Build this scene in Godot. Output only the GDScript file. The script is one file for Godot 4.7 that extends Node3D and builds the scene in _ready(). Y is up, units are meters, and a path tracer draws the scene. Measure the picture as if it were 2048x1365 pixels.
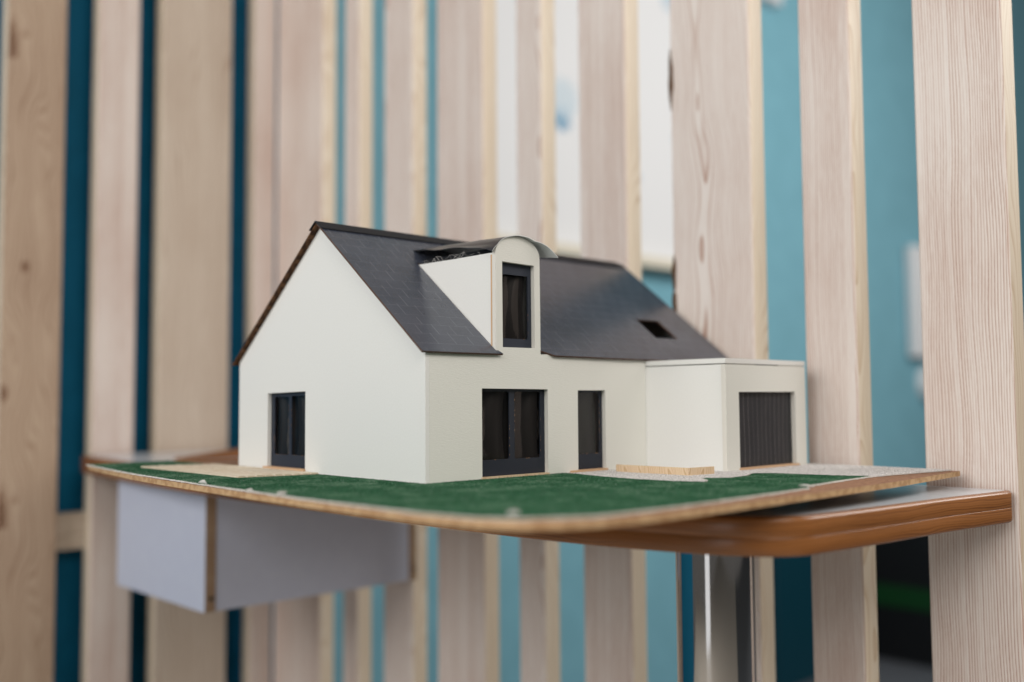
extends Node3D
# Local frame: x along the model's long front, y up, z into the room corner (written as -Z). Board top is y = 0, floor y = -0.93.

const SLOPE_Y := 0.6218
const SLOPE_Z := 0.7832
const ROOF_Y := 0.136
const HOUSE_L := 0.514
const HOUSE_W := 0.3792
const WALL_H := 0.1335
const TABLE_Y := -0.019
const TABLE_T := 0.035
const WALL_X := 0.548
const WALL_Z := 1.25
const FLOOR_Y := -0.93

var M := {}
var rng := RandomNumberGenerator.new()
var n1 := FastNoiseLite.new()

# ---------------------------------------------------------------- helpers
func P(x: float, y: float, z: float) -> Vector3:
	return Vector3(x, y, -z)

func lin(r: float, g: float, b: float) -> Color:
	return Color(r, g, b).linear_to_srgb()

func tex(im: Image) -> ImageTexture:
	return ImageTexture.create_from_image(im)

func mat(c: Color, rough: float, spec := 0.5, t: Texture2D = null, tile := Vector2.ONE) -> StandardMaterial3D:
	var m := StandardMaterial3D.new()
	m.albedo_color = c
	m.roughness = rough
	m.metallic_specular = spec
	if t:
		m.albedo_texture = t
		m.uv1_scale = Vector3(1.0 / tile.x, 1.0 / tile.y, 1.0)
	return m

func relief(m: StandardMaterial3D, t: Texture2D, cm: float) -> StandardMaterial3D:
	m.heightmap_enabled = true
	m.heightmap_texture = t
	m.heightmap_scale = cm
	return m

func new_st() -> SurfaceTool:
	var st := SurfaceTool.new()
	st.begin(Mesh.PRIMITIVE_TRIANGLES)
	st.set_smooth_group(-1)
	return st

func tri(st: SurfaceTool, a: Vector3, b: Vector3, c: Vector3, n: Vector3, ua := Vector2.ZERO, ub := Vector2.ZERO, uc := Vector2.ZERO) -> void:
	if (a - c).cross(a - b).dot(n) < 0.0:
		var t := b
		b = c
		c = t
		var ut := ub
		ub = uc
		uc = ut
	st.set_uv(ua)
	st.add_vertex(a)
	st.set_uv(ub)
	st.add_vertex(b)
	st.set_uv(uc)
	st.add_vertex(c)

func quad(st: SurfaceTool, a: Vector3, b: Vector3, c: Vector3, d: Vector3, n: Vector3, ua := Vector2.ZERO, ub := Vector2.ZERO, uc := Vector2.ZERO, ud := Vector2.ZERO) -> void:
	tri(st, a, b, c, n, ua, ub, uc)
	tri(st, a, c, d, n, ua, uc, ud)

# commits pairs of [SurfaceTool, material] as ONE named mesh
func obj(called: String, pairs: Array, parent: Node3D = self) -> MeshInstance3D:
	var mesh := ArrayMesh.new()
	var k := 0
	for p in pairs:
		var st: SurfaceTool = p[0]
		st.generate_normals()
		if st.commit_to_arrays()[Mesh.ARRAY_TEX_UV] != null:
			st.generate_tangents()
		var before := mesh.get_surface_count()
		st.commit(mesh)
		if mesh.get_surface_count() > before:
			mesh.surface_set_material(k, p[1])
			k += 1
	var o := MeshInstance3D.new()
	o.mesh = mesh
	o.name = numbered(called, parent)
	parent.add_child(o, true)
	return o

func numbered(called: String, parent: Node) -> String:
	if not parent.has_node(NodePath(called)):
		return called
	var k := 1
	while parent.has_node(NodePath("%s_%03d" % [called, k])):
		k += 1
	return "%s_%03d" % [called, k]

func tag(o: Node, label: String, category: String, group := "") -> Node:
	o.set_meta("label", label)
	o.set_meta("category", category)
	if group:
		o.set_meta("group", group)
	return o

func thing(called: String, label: String, category: String, at := Vector3.ZERO, group := "") -> Node3D:
	var o := Node3D.new()
	o.name = numbered(called, self)
	add_child(o, true)
	o.position = at
	tag(o, label, category, group)
	return o

# Polygon with holes (mm) pressed to a plate. o + u*x + v*y is its front face, w points out of the front.
func plate(called: String, outline: Array, holes: Array, t: float, o: Vector3, u: Vector3, v: Vector3, w: Vector3, front: Material, side: Material, back: Material, parent: Node3D = self) -> MeshInstance3D:
	var poly := PackedVector2Array(outline)
	if Geometry2D.is_polygon_clockwise(poly):
		poly.reverse()
	var merged := poly.duplicate()
	for h0 in holes:
		var h := PackedVector2Array(h0)
		if not Geometry2D.is_polygon_clockwise(h):
			h.reverse()
		# bridge: shortest pair of corners
		var bi := 0
		var bj := 0
		var best := 1e18
		for i in merged.size():
			for j in h.size():
				var dd := merged[i].distance_squared_to(h[j])
				if dd < best:
					best = dd
					bi = i
					bj = j
		var slit := (h[bj] - merged[bi]).normalized().orthogonal() * 0.01
		var out := PackedVector2Array()
		for i in bi + 1:
			out.append(merged[i])
		for j in h.size() + 1:
			var q := h[(bj + j) % h.size()]
			out.append(q + slit if j == h.size() else q)
		out.append(merged[bi] + slit)
		for i in range(bi + 1, merged.size()):
			out.append(merged[i])
		merged = out
	var idx := Geometry2D.triangulate_polygon(merged)
	if idx.is_empty():
		push_warning("no triangles for " + called)
	var sf := new_st()
	var sb := new_st()
	var ss := new_st()
	for k in range(0, idx.size(), 3):
		var q: Array[Vector3] = []
		var uv: Array[Vector2] = []
		for m in 3:
			var p2 := merged[idx[k + m]] * 0.001
			uv.append(p2)
			q.append(o + u * p2.x + v * p2.y)
		tri(sf, q[0], q[1], q[2], w, uv[0], uv[1], uv[2])
		tri(sb, q[0] - w * t, q[1] - w * t, q[2] - w * t, -w, uv[0], uv[1], uv[2])
	var loops := [poly]
	loops.append_array(holes)
	for li in loops.size():
		var l := PackedVector2Array(loops[li])
		var hole: bool = li > 0
		if Geometry2D.is_polygon_clockwise(l):
			l.reverse()
		var run := 0.0
		for i in l.size():
			var a := l[i] * 0.001
			var b := l[(i + 1) % l.size()] * 0.001
			var d := (b - a)
			var n2 := Vector2(d.y, -d.x).normalized()
			if hole:
				n2 = -n2
			var n := u * n2.x + v * n2.y
			var pa := o + u * a.x + v * a.y
			var pb := o + u * b.x + v * b.y
			var r2 := run + d.length()
			quad(ss, pa, pb, pb - w * t, pa - w * t, n, Vector2(run, 0), Vector2(r2, 0), Vector2(r2, t), Vector2(run, t))
			run = r2
	return obj(called, [[sf, front], [ss, side], [sb, back]], parent)

func rect(x0: float, y0: float, x1: float, y1: float) -> Array:
	return [Vector2(x0, y0), Vector2(x1, y0), Vector2(x1, y1), Vector2(x0, y1)]

# box between two corners of the local frame, with eased edges along y
func slab(st: SurfaceTool, a: Vector3, b: Vector3, ease_by := 0.0) -> void:
	var x0 := minf(a.x, b.x)
	var x1 := maxf(a.x, b.x)
	var y0 := minf(a.y, b.y)
	var y1 := maxf(a.y, b.y)
	var z0 := minf(a.z, b.z)
	var z1 := maxf(a.z, b.z)
	var e := ease_by
	var ring: Array[Vector2] = [Vector2(x0 + e, z0), Vector2(x1 - e, z0), Vector2(x1, z0 + e), Vector2(x1, z1 - e), Vector2(x1 - e, z1), Vector2(x0 + e, z1), Vector2(x0, z1 - e), Vector2(x0, z0 + e)]
	if e <= 0.0:
		ring = [Vector2(x0, z0), Vector2(x1, z0), Vector2(x1, z1), Vector2(x0, z1)]
	var c := Vector2((x0 + x1) / 2, (z0 + z1) / 2)
	var run := 0.0
	for i in ring.size():
		var p := ring[i]
		var q := ring[(i + 1) % ring.size()]
		var d := q - p
		var n := Vector3(d.y, 0, -d.x)
		if n.dot(Vector3(p.x + q.x - 2 * c.x, 0, p.y + q.y - 2 * c.y)) < 0:
			n = -n
		var r2 := run + d.length()
		quad(st, Vector3(p.x, y0, p.y), Vector3(q.x, y0, q.y), Vector3(q.x, y1, q.y), Vector3(p.x, y1, p.y), n, Vector2(run, y0), Vector2(r2, y0), Vector2(r2, y1), Vector2(run, y1))
		run = r2
		tri(st, Vector3(p.x, y1, p.y), Vector3(q.x, y1, q.y), Vector3(c.x, y1, c.y), Vector3.UP, p, q, c)
		tri(st, Vector3(p.x, y0, p.y), Vector3(q.x, y0, q.y), Vector3(c.x, y0, c.y), Vector3.DOWN, p, q, c)

func box(called: String, a: Vector3, b: Vector3, m: Material, parent: Node3D = self, ease_by := 0.0) -> MeshInstance3D:
	var st := new_st()
	slab(st, a, b, ease_by)
	return obj(called, [[st, m]], parent)

# ---------------------------------------------------------------- textures
func noise_image(w: int, h: int, freq: float, seed_value: int, octaves := 3) -> Image:
	var n := FastNoiseLite.new()
	n.seed = seed_value
	n.noise_type = FastNoiseLite.TYPE_SIMPLEX_SMOOTH
	n.frequency = freq
	n.fractal_octaves = octaves
	return n.get_seamless_image(w, h, false, false, 0.15)

func wood_texture(seed_value: int, light: Color, dark: Color, rings: float, wave: float, cathedral: float, contrast: float, knots := []) -> ImageTexture:
	var w := 384
	var h := 768
	var im := Image.create(w, h, false, Image.FORMAT_RGB8)
	var n := FastNoiseLite.new()
	n.seed = seed_value
	n.frequency = 1.0
	n.fractal_octaves = 2
	var fibre := FastNoiseLite.new()
	fibre.seed = seed_value + 5
	fibre.frequency = 1.0
	fibre.fractal_octaves = 2
	for y in h:
		var v := float(y) / h
		var va := v * TAU
		for x in w:
			var u := float(x) / w
			# seamless along v by walking a circle
			var bend := n.get_noise_3d(u * 2.2, cos(va) * 0.55, sin(va) * 0.55)
			var slow := n.get_noise_3d(u * 0.9 + 7.0, cos(va) * 0.35, sin(va) * 0.35)
			var cu := u - 0.5 + slow * 0.25
			var ph := u * rings + bend * wave
			if cathedral > 0.0:
				ph = cathedral * sqrt(cu * cu * 9.0 + 0.12 + 0.035 * sin(va + slow * 2.0)) + bend * wave
			var f := ph - floorf(ph)
			var late := pow(f, 3.2) * (1.0 - smoothstep(0.9, 1.0, f))
			var amp := 0.65 + 0.55 * n.get_noise_2d(floorf(ph) * 3.71, 11.0)
			var fib := fibre.get_noise_3d(u * 95.0, cos(va) * 3.0, sin(va) * 3.0)
			var pores := fibre.get_noise_3d(u * 170.0 + 40.0, cos(va) * 9.0, sin(va) * 9.0)
			var t := clampf(contrast * (late * amp * 1.25 + 0.16 * fib + 0.10 * maxf(pores, 0.0) + 0.22 * slow), 0.0, 1.0)
			var c := light.lerp(dark, t)
			for k in knots:
				var d: float = Vector2((u - k[0]) / k[2], (v - k[1]) / k[3]).length() + 0.15 * bend
				if d < 1.6:
					c = c.lerp(Color(0.36, 0.23, 0.15), clampf(1.6 - d, 0.0, 1.0) * (0.65 + 0.3 * sin(d * 14.0)))
			im.set_pixel(x, y, c)
	return tex(im)

func slate_texture() -> ImageTexture:
	# printed slate card: 0.54 m x 0.26 m
	var w := 1620
	var h := 780
	var im := Image.create(w, h, false, Image.FORMAT_RGB8)
	var cloud := noise_image(w, h, 0.006, 31, 4)
	var fine := noise_image(w, h, 0.12, 32, 2)
	var per := w / 540.0
	var base := Color(0.238, 0.258, 0.308)
	for y in h:
		var s := (h - y) / per
		for x in w:
			var k := (cloud.get_pixel(x, y).r - 0.5) * 0.05 + (fine.get_pixel(x, y).r - 0.5) * 0.05
			im.set_pixel(x, y, Color(base.r + k, base.g + k, base.b + k))
	var r := RandomNumberGenerator.new()
	r.seed = 4
	var row := 0
	var s0 := 8.0
	while s0 < 262.0:
		var yy := int(h - s0 * per)
		var x := 0
		while x < w:
			var run := r.randi_range(20, 90)
			var g := r.randf_range(0.14, 0.40)
			for k in run:
				blend_px(im, x + k, yy, g)
			x += run
		var xo := (11.5 if row % 2 else 0.0) + r.randf_range(-0.6, 0.6)
		while xo < 540.0:
			var g2 := r.randf_range(0.2, 0.6)
			var xx := xo + r.randf_range(-0.7, 0.7)
			var len_mm := 17.0 * r.randf_range(0.75, 1.25)
			var k2 := 0.0
			while k2 < len_mm * per:
				blend_px(im, int(xx * per), yy - int(k2), g2 * (0.7 + 0.3 * r.randf()))
				blend_px(im, int(xx * per) + 1, yy - int(k2), g2 * 0.4)
				k2 += 1.0
			xo += 23.0
		s0 += 17.0
		row += 1
	# scuffs and dust specks
	for k in 260:
		var cx := r.randi_range(4, w - 5)
		var cy := r.randi_range(4, h - 5)
		blend_px(im, cx, cy, r.randf_range(0.1, 0.35))
		if r.randf() < 0.3:
			blend_px(im, cx + 1, cy, 0.2)
	return tex(im)

func blend_px(im: Image, x: int, y: int, amount: float) -> void:
	if x < 0 or y < 0 or x >= im.get_width() or y >= im.get_height():
		return
	im.set_pixel(x, y, im.get_pixel(x, y).lerp(Color(0.74, 0.73, 0.74), amount))

func speckle_texture(w: int, h: int, freq: float, seed_value: int, a: Color, b: Color, low := 0.3, high := 0.7, octaves := 3) -> ImageTexture:
	var s := noise_image(w, h, freq, seed_value, octaves)
	var im := Image.create(w, h, false, Image.FORMAT_RGB8)
	for y in h:
		for x in w:
			im.set_pixel(x, y, a.lerp(b, smoothstep(low, high, s.get_pixel(x, y).r)))
	return tex(im)

func weave_relief() -> ImageTexture:
	# brushed paint over plywood: short level streaks
	var w := 512
	var h := 512
	var im := Image.create(w, h, false, Image.FORMAT_L8)
	var a := FastNoiseLite.new()
	a.seed = 71
	a.frequency = 1.0
	var b := FastNoiseLite.new()
	b.seed = 72
	b.frequency = 1.0
	for y in h:
		for x in w:
			var ax := float(x) / w * TAU
			var s := a.get_noise_3d(cos(ax) * 2.2, sin(ax) * 2.2, y * 0.42)
			var g := b.get_noise_2d(x * 0.5, y * 0.5)
			var q := clampf(0.5 + 0.42 * s + 0.06 * g, 0.0, 1.0)
			im.set_pixel(x, y, Color(q, q, q))
	return tex(im)

func door_texture() -> ImageTexture:
	var w := 512
	var h := 384
	var im := Image.create(w, h, false, Image.FORMAT_RGB8)
	var f := noise_image(w, h, 0.05, 91, 3)
	for y in h:
		for x in w:
			var k := (f.get_pixel(x, y).r - 0.5) * 0.03
			im.set_pixel(x, y, Color(0.125 + k, 0.127 + k, 0.148 + k))
	var r := RandomNumberGenerator.new()
	r.seed = 12
	for i in 13:
		var x0 := 22.0 + i * 38.0
		var g := r.randf_range(0.5, 0.95)
		for y in h:
			var xx := int(x0 + 3.0 * sin(y * 0.012 + i * 0.3))
			blend_px(im, xx, y, g * (0.8 + 0.2 * r.randf()))
			blend_px(im, xx + 1, y, g * 0.5)
	return tex(im)

func poster_texture() -> ImageTexture:
	# white board with a few loose colour blots and thin pencil strokes
	var w := 512
	var h := 512
	var im := Image.create(w, h, false, Image.FORMAT_RGB8)
	im.fill(Color(0.89, 0.90, 0.91))
	var blots := [[187, 344, 17, Color(0.38, 0.58, 0.72)], [192, 318, 26, Color(0.78, 0.84, 0.88)], [470, 246, 14, Color(0.62, 0.68, 0.70)], [416, 122, 20, Color(0.74, 0.81, 0.86)], [440, 330, 16, Color(0.72, 0.82, 0.88)], [210, 60, 8, Color(0.82, 0.80, 0.70)], [120, 200, 18, Color(0.83, 0.86, 0.88)], [330, 400, 14, Color(0.7, 0.78, 0.83)]]
	for b in blots:
		for y in range(b[1] - b[2] * 2, b[1] + b[2] * 2):
			for x in range(b[0] - b[2] * 2, b[0] + b[2] * 2):
				if x < 0 or y < 0 or x >= w or y >= h:
					continue
				var d: float = Vector2(x - b[0], y - b[1]).length() / float(b[2])
				var wob := 0.25 * sin(x * 0.5) * cos(y * 0.4)
				if d + wob < 1.0:
					im.set_pixel(x, y, im.get_pixel(x, y).lerp(b[3], 0.85))
	return tex(im)

# ---------------------------------------------------------------- materials
func make_materials() -> void:
	var pale := Color(0.895, 0.862, 0.838)
	var pink := Color(0.68, 0.54, 0.48)
	var w1 := wood_texture(3, pale, pink, 46.0, 1.2, 0.0, 1.15)
	var w2 := wood_texture(17, pale, pink, 34.0, 2.0, 17.0, 1.0)
	var w3 := wood_texture(29, Color(0.87, 0.82, 0.745), Color(0.71, 0.60, 0.475), 9.0, 2.6, 7.0, 0.75)
	var w4 := wood_texture(41, Color(0.80, 0.752, 0.695), Color(0.59, 0.485, 0.41), 22.0, 3.0, 0.0, 0.75)
	var w5 := wood_texture(43, Color(0.725, 0.64, 0.56), Color(0.48, 0.365, 0.285), 20.0, 3.4, 0.0, 0.8, [[0.59, 0.551, 0.045, 0.010], [0.36, 0.28, 0.05, 0.014], [0.37, 0.02, 0.06, 0.05]])
	var wt := Vector2(0.15, 0.9)
	M.straight = mat(Color(1, 1, 1), 0.55, 0.4, w1, wt)
	M.flame = mat(Color(1, 1, 1), 0.55, 0.4, w2, wt)
	M.edge = mat(Color(1, 1, 1), 0.5, 0.4, w3, wt)
	M.brown_wood = mat(Color(1, 1, 1), 0.55, 0.4, w4, wt)
	relief(M.straight, w1, 0.03)
	relief(M.flame, w2, 0.03)
	M.knotty = mat(Color(1, 1, 1), 0.55, 0.4, w5, wt)
	M.bark = mat(lin(0.10, 0.055, 0.03), 0.9, 0.2)
	M.blue = mat(Color(1, 1, 1), 0.75, 0.3, speckle_texture(256, 256, 0.02, 50, Color(0.455, 0.66, 0.725), Color(0.47, 0.675, 0.74)), Vector2(0.8, 0.8))
	M.shaded_blue = mat(Color(1, 1, 1), 0.6, 0.3, speckle_texture(256, 256, 0.02, 51, Color(0.0, 0.36, 0.49), Color(0.01, 0.375, 0.51)), Vector2(0.5, 0.5))  # the blue wall paint with the shade behind the slats mixed in
	M.bounce_floor = mat(Color(1, 1, 1), 0.5, 0.4, speckle_texture(256, 256, 0.03, 49, Color(0.72, 0.69, 0.65), Color(0.76, 0.735, 0.70)), Vector2(1.0, 1.0))
	M.glow_panel = mat(lin(0.8, 0.82, 0.84), 0.4)  # glowing face of the panel out of view at the left
	M.glow_panel.emission_enabled = true
	M.glow_panel.emission = Color(0.95, 0.97, 1.0)
	M.glow_panel.emission_energy_multiplier = 0.7
	M.deep_shaded_blue = mat(lin(0.002, 0.032, 0.05), 0.5, 0.3)  # wall blue darkened to carry the shade low in the gap
	M.floor = mat(lin(0.09, 0.10, 0.115), 0.5, 0.4)
	# table
	M.laminate = mat(Color(1, 1, 1), 0.2, 0.5, speckle_texture(256, 256, 0.05, 52, Color(0.82, 0.84, 0.87), Color(0.835, 0.855, 0.885)), Vector2(0.25, 0.25))
	var varn := wood_texture(61, Color(0.585, 0.38, 0.205), Color(0.34, 0.195, 0.10), 18.0, 1.1, 0.0, 0.95)
	M.varnish = mat(Color(1, 1, 1), 0.27, 0.45, varn, Vector2(0.05, 0.4))
	M.varnish.clearcoat_enabled = true
	M.varnish.clearcoat = 0.15
	M.varnish.clearcoat_roughness = 0.22
	M.under = mat(lin(0.25, 0.19, 0.14), 0.8, 0.3)
	M.chrome = mat(lin(0.62, 0.60, 0.58), 0.07)
	M.chrome.metallic = 1.0
	M.grey_panel = mat(Color(1, 1, 1), 0.45, 0.4, speckle_texture(128, 128, 0.06, 53, Color(0.75, 0.77, 0.84), Color(0.757, 0.777, 0.847)), Vector2(0.3, 0.3))
	M.panel_edge = mat(Color(0.80, 0.73, 0.66), 0.6, 0.3, w4, Vector2(0.08, 0.5))
	M.black_hole = mat(lin(0.01, 0.01, 0.01), 0.6)
	# board and ground sheets
	M.board_top = mat(Color(1, 1, 1), 0.7, 0.3, speckle_texture(256, 256, 0.05, 60, Color(0.62, 0.47, 0.37), Color(0.52, 0.38, 0.29)), Vector2(0.1, 0.1))
	var ply := speckle_texture(512, 32, 0.03, 54, Color(0.765, 0.64, 0.49), Color(0.67, 0.53, 0.385), 0.3, 0.8, 4)
	M.board_edge = mat(Color(1, 1, 1), 0.65, 0.3, ply, Vector2(0.22, 0.012))
	M.board_under = mat(lin(0.30, 0.20, 0.12), 0.7, 0.3)
	M.turf = mat(Color(1, 1, 1), 0.95, 0.1, speckle_texture(512, 512, 0.11, 55, Color(0.15, 0.30, 0.21), Color(0.25, 0.43, 0.315)), Vector2(0.12, 0.12))
	M.blade = mat(Color(1, 1, 1), 0.9, 0.15)
	M.blade.vertex_color_use_as_albedo = true
	M.paper = mat(lin(0.62, 0.60, 0.57), 0.85, 0.2)
	M.grit_sheet = mat(Color(1, 1, 1), 0.95, 0.2, speckle_texture(512, 512, 0.16, 56, Color(0.68, 0.665, 0.655), Color(0.86, 0.85, 0.84)), Vector2(0.1, 0.1))
	M.deck = mat(Color(1, 1, 1), 0.6, 0.3, w3, Vector2(0.05, 0.4))
	M.raw = mat(Color(1, 1, 1), 0.6, 0.3, w3, Vector2(0.06, 0.3))
	M.raw.albedo_color = Color(1.0, 0.95, 0.89)
	M.orange_raw = mat(lin(0.60, 0.39, 0.24), 0.7, 0.3)
	# model house
	var weave := weave_relief()
	var paint := speckle_texture(512, 512, 0.2, 57, Color(0.889, 0.890, 0.864), Color(0.898, 0.898, 0.872))
	M.render = relief(mat(Color(1, 1, 1), 0.55, 0.4, paint, Vector2(0.2, 0.2)), weave, 0.03)
	M.render.uv1_scale = Vector3(1 / 0.11, 1 / 0.11, 1)
	var smooth_paint := speckle_texture(512, 512, 0.2, 58, Color(0.899, 0.899, 0.889), Color(0.906, 0.906, 0.896))
	M.card = relief(mat(Color(1, 1, 1), 0.5, 0.4, smooth_paint, Vector2(0.3, 0.3)), weave, 0.004)
	M.ply_edge = mat(lin(0.70, 0.68, 0.63), 0.7, 0.3)
	M.slate = mat(Color(1, 1, 1), 0.25, 0.55, slate_texture(), Vector2(0.54, 0.26))
	M.slate.uv1_scale = Vector3(1 / 0.54, -1 / 0.26, 1)
	M.slate_plain = mat(lin(0.034, 0.035, 0.041), 0.36, 0.5)
	M.ridge = mat(lin(0.014, 0.015, 0.019), 0.5, 0.3)
	M.slate_sheet = mat(lin(0.028, 0.029, 0.034), 0.3, 0.5)
	var fibre := speckle_texture(512, 128, 0.03, 59, Color(0.40, 0.28, 0.19), Color(0.22, 0.14, 0.09), 0.35, 0.7, 4)
	M.hardboard = mat(Color(1, 1, 1), 0.75, 0.3, fibre, Vector2(0.15, 0.04))
	M.cut_edge = mat(lin(0.11, 0.065, 0.05), 0.8, 0.3)
	M.chip = mat(lin(0.40, 0.235, 0.13), 0.7, 0.3)
	M.navy = mat(lin(0.016, 0.021, 0.034), 0.5, 0.45)
	M.navy2 = mat(lin(0.024, 0.031, 0.048), 0.5, 0.45)
	M.pane = mat(lin(0.004, 0.004, 0.0045), 0.06, 0.42)
	M.pane.transparency = BaseMaterial3D.TRANSPARENCY_ALPHA
	M.pane.albedo_color.a = 0.35
	M.reflection_curl = mat(lin(0.032, 0.026, 0.024), 0.5, 0.4)  # brown tone that stands for reflections in the panes
	M.door = mat(Color(1, 1, 1), 0.42, 0.5, door_texture(), Vector2(0.125, 0.093))
	M.white_under = mat(lin(0.66, 0.68, 0.69), 0.55, 0.4)
	M.thread = mat(lin(0.36, 0.35, 0.34), 0.8, 0.3)
	# far room
	M.poster = mat(Color(1, 1, 1), 0.5, 0.4, poster_texture(), Vector2.ONE)
	M.cream = mat(lin(0.70, 0.66, 0.55), 0.5, 0.4)
	M.plastic = mat(lin(0.72, 0.73, 0.75), 0.4, 0.5)
	M.black = mat(lin(0.008, 0.009, 0.011), 0.45, 0.4)
	M.green = mat(lin(0.004, 0.05, 0.012), 0.5, 0.4)

# ---------------------------------------------------------------- the place
func _ready() -> void:
	rng.seed = 11
	n1.seed = 5
	n1.frequency = 1.0
	# camera, air, lamps
	var cam := Camera3D.new()
	cam.name = "camera"
	var att := CameraAttributesPhysical.new()
	att.frustum_focal_length = 35.0
	att.frustum_focus_distance = 1.06
	att.frustum_near = 0.02
	att.frustum_far = 60.0
	att.exposure_aperture = 1.6
	cam.attributes = att
	cam.transform = Transform3D(Basis(Vector3(0.729018, -0.006320, 0.684465), Vector3(-0.036826, 0.998147, 0.048439), Vector3(-0.683503, -0.060519, 0.727435)), Vector3(-0.61179, 0.08197, 0.77675)).orthonormalized()
	add_child(cam)
	cam.current = true
	var we := WorldEnvironment.new()
	we.name = "air"
	var env := Environment.new()
	env.background_mode = Environment.BG_COLOR
	env.background_color = Color(0.80, 0.79, 0.78)
	env.background_energy_multiplier = 0.17
	env.tonemap_mode = Environment.TONE_MAPPER_LINEAR
	env.tonemap_exposure = 1.0
	env.sdfgi_enabled = true
	env.ssao_enabled = true
	env.ssil_enabled = true
	we.environment = env
	add_child(we)
	lamp("unseen_left_light", Vector3(-2.8, 1.3, 0.1), Vector3(0.2, 0.1, -0.1), Vector2(2.2, 1.7), Color(1.0, 0.985, 0.962), 6.95)  # out of view, placed to light the gable and right slat fronts
	lamp("unseen_panel_light", Vector3(-2.88, 0.55, 0.95), Vector3(0.2, 0.1, 0.1), Vector2(0.7, 2.9), Color(0.97, 0.985, 1.0), 1.1)  # out of view, lights the slats under the table and the post
	lamp("unseen_front_light", Vector3(-0.5, 1.75, 2.1), Vector3(0.2, 0.0, 0.0), Vector2(2.0, 1.4), Color(1.0, 0.97, 0.935), 4.15)  # out of view behind the camera, lights the front wall and tabletop
	lamp("unseen_far_room_light", Vector3(2.7, 1.7, 1.3), Vector3(2.6, 0.1, -1.42), Vector2(2.4, 1.4), Color(1.0, 0.98, 0.96), 7.8)  # out of view, placed to light the blue wall behind the slats
	make_materials()
	setting()
	slats()
	table()
	under_box()
	board()
	ground_sheets()
	house()
	far_room()

func lamp(called: String, at: Vector3, to: Vector3, size: Vector2, c: Color, energy: float) -> void:
	var l := AreaLight3D.new()
	l.name = called
	l.area_size = size
	l.light_color = c
	l.light_energy = energy
	l.shadow_enabled = true
	l.area_range = 12.0
	add_child(l)
	l.look_at_from_position(at, to, Vector3.UP)

func structure(o: Node) -> void:
	o.set_meta("kind", "structure")

func setting() -> void:
	structure(box("floor", P(-4, FLOOR_Y - 0.05, -5), P(0.6, FLOOR_Y, 1.33), M.bounce_floor))  # near floor out of view, pale to bounce light under the table
	structure(box("carpet_floor", P(0.6005, FLOOR_Y - 0.05, -5), P(9, FLOOR_Y, 1.6), M.floor))
	structure(box("blue_wall", P(0.62, FLOOR_Y, 1.42), P(14, 4.5, 1.52), M.blue))
	structure(box("unseen_glow_panel", P(-2.96, FLOOR_Y, -1.30), P(-2.92, 2.0, -0.60), M.glow_panel))  # glowing panel out of view, mirrored as the bright strip on the post
	structure(box("shaded_blue_wall", P(-2.2, FLOOR_Y, 1.33), P(0.615, 2.3, 1.5), M.shaded_blue))  # same wall as the blue one, its shade painted into the colour

# one upright board: face towards -x (right screen) or towards +Z (left screen)
func slat(along_x: bool, a: float, b: float, face: Material, label: String, group: String, u0: float) -> MeshInstance3D:
	var sf := new_st()
	var ss := new_st()
	var t := 0.0365
	var e := 0.0022
	var y0 := FLOOR_Y
	var y1 := 1.75
	# ring in (s, d): s across the face, d into the depth
	var ring := [Vector2(a + e, 0), Vector2(b - e, 0), Vector2(b, e), Vector2(b, t - e), Vector2(b - e, t), Vector2(a + e, t), Vector2(a, t - e), Vector2(a, e)]
	var centre := Vector2((a + b) / 2, t / 2)
	var run := u0
	for i in 8:
		var p: Vector2 = ring[i]
		var q: Vector2 = ring[(i + 1) % 8]
		var st := sf if i in [0, 4, 7, 1] else ss
		var r2 := run + p.distance_to(q)
		var rows := 6
		for k in rows:
			var ya := lerpf(y0, y1, float(k) / rows)
			var yb := lerpf(y0, y1, float(k + 1) / rows)
			var c := (p + q) / 2 - centre
			quad(st, sp(along_x, p, ya), sp(along_x, q, ya), sp(along_x, q, yb), sp(along_x, p, yb), sp(along_x, c, 0) - sp(along_x, Vector2.ZERO, 0), Vector2(run, ya + u0 * 3.0), Vector2(r2, ya + u0 * 3.0), Vector2(r2, yb + u0 * 3.0), Vector2(run, yb + u0 * 3.0))
		run = r2
		tri(ss, sp(along_x, p, y1), sp(along_x, q, y1), sp(along_x, centre, y1), Vector3.UP, p, q, centre)
		tri(ss, sp(along_x, p, y0), sp(along_x, q, y0), sp(along_x, centre, y0), Vector3.DOWN, p, q, centre)
	var o := obj("timber_upright", [[sf, face], [ss, M.edge]])
	tag(o, label, "timber upright", group)
	return o

func sp(along_x: bool, q: Vector2, y: float) -> Vector3:
	return P(q.x, y, WALL_Z + q.y) if along_x else P(WALL_X + q.y, y, q.x)

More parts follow.
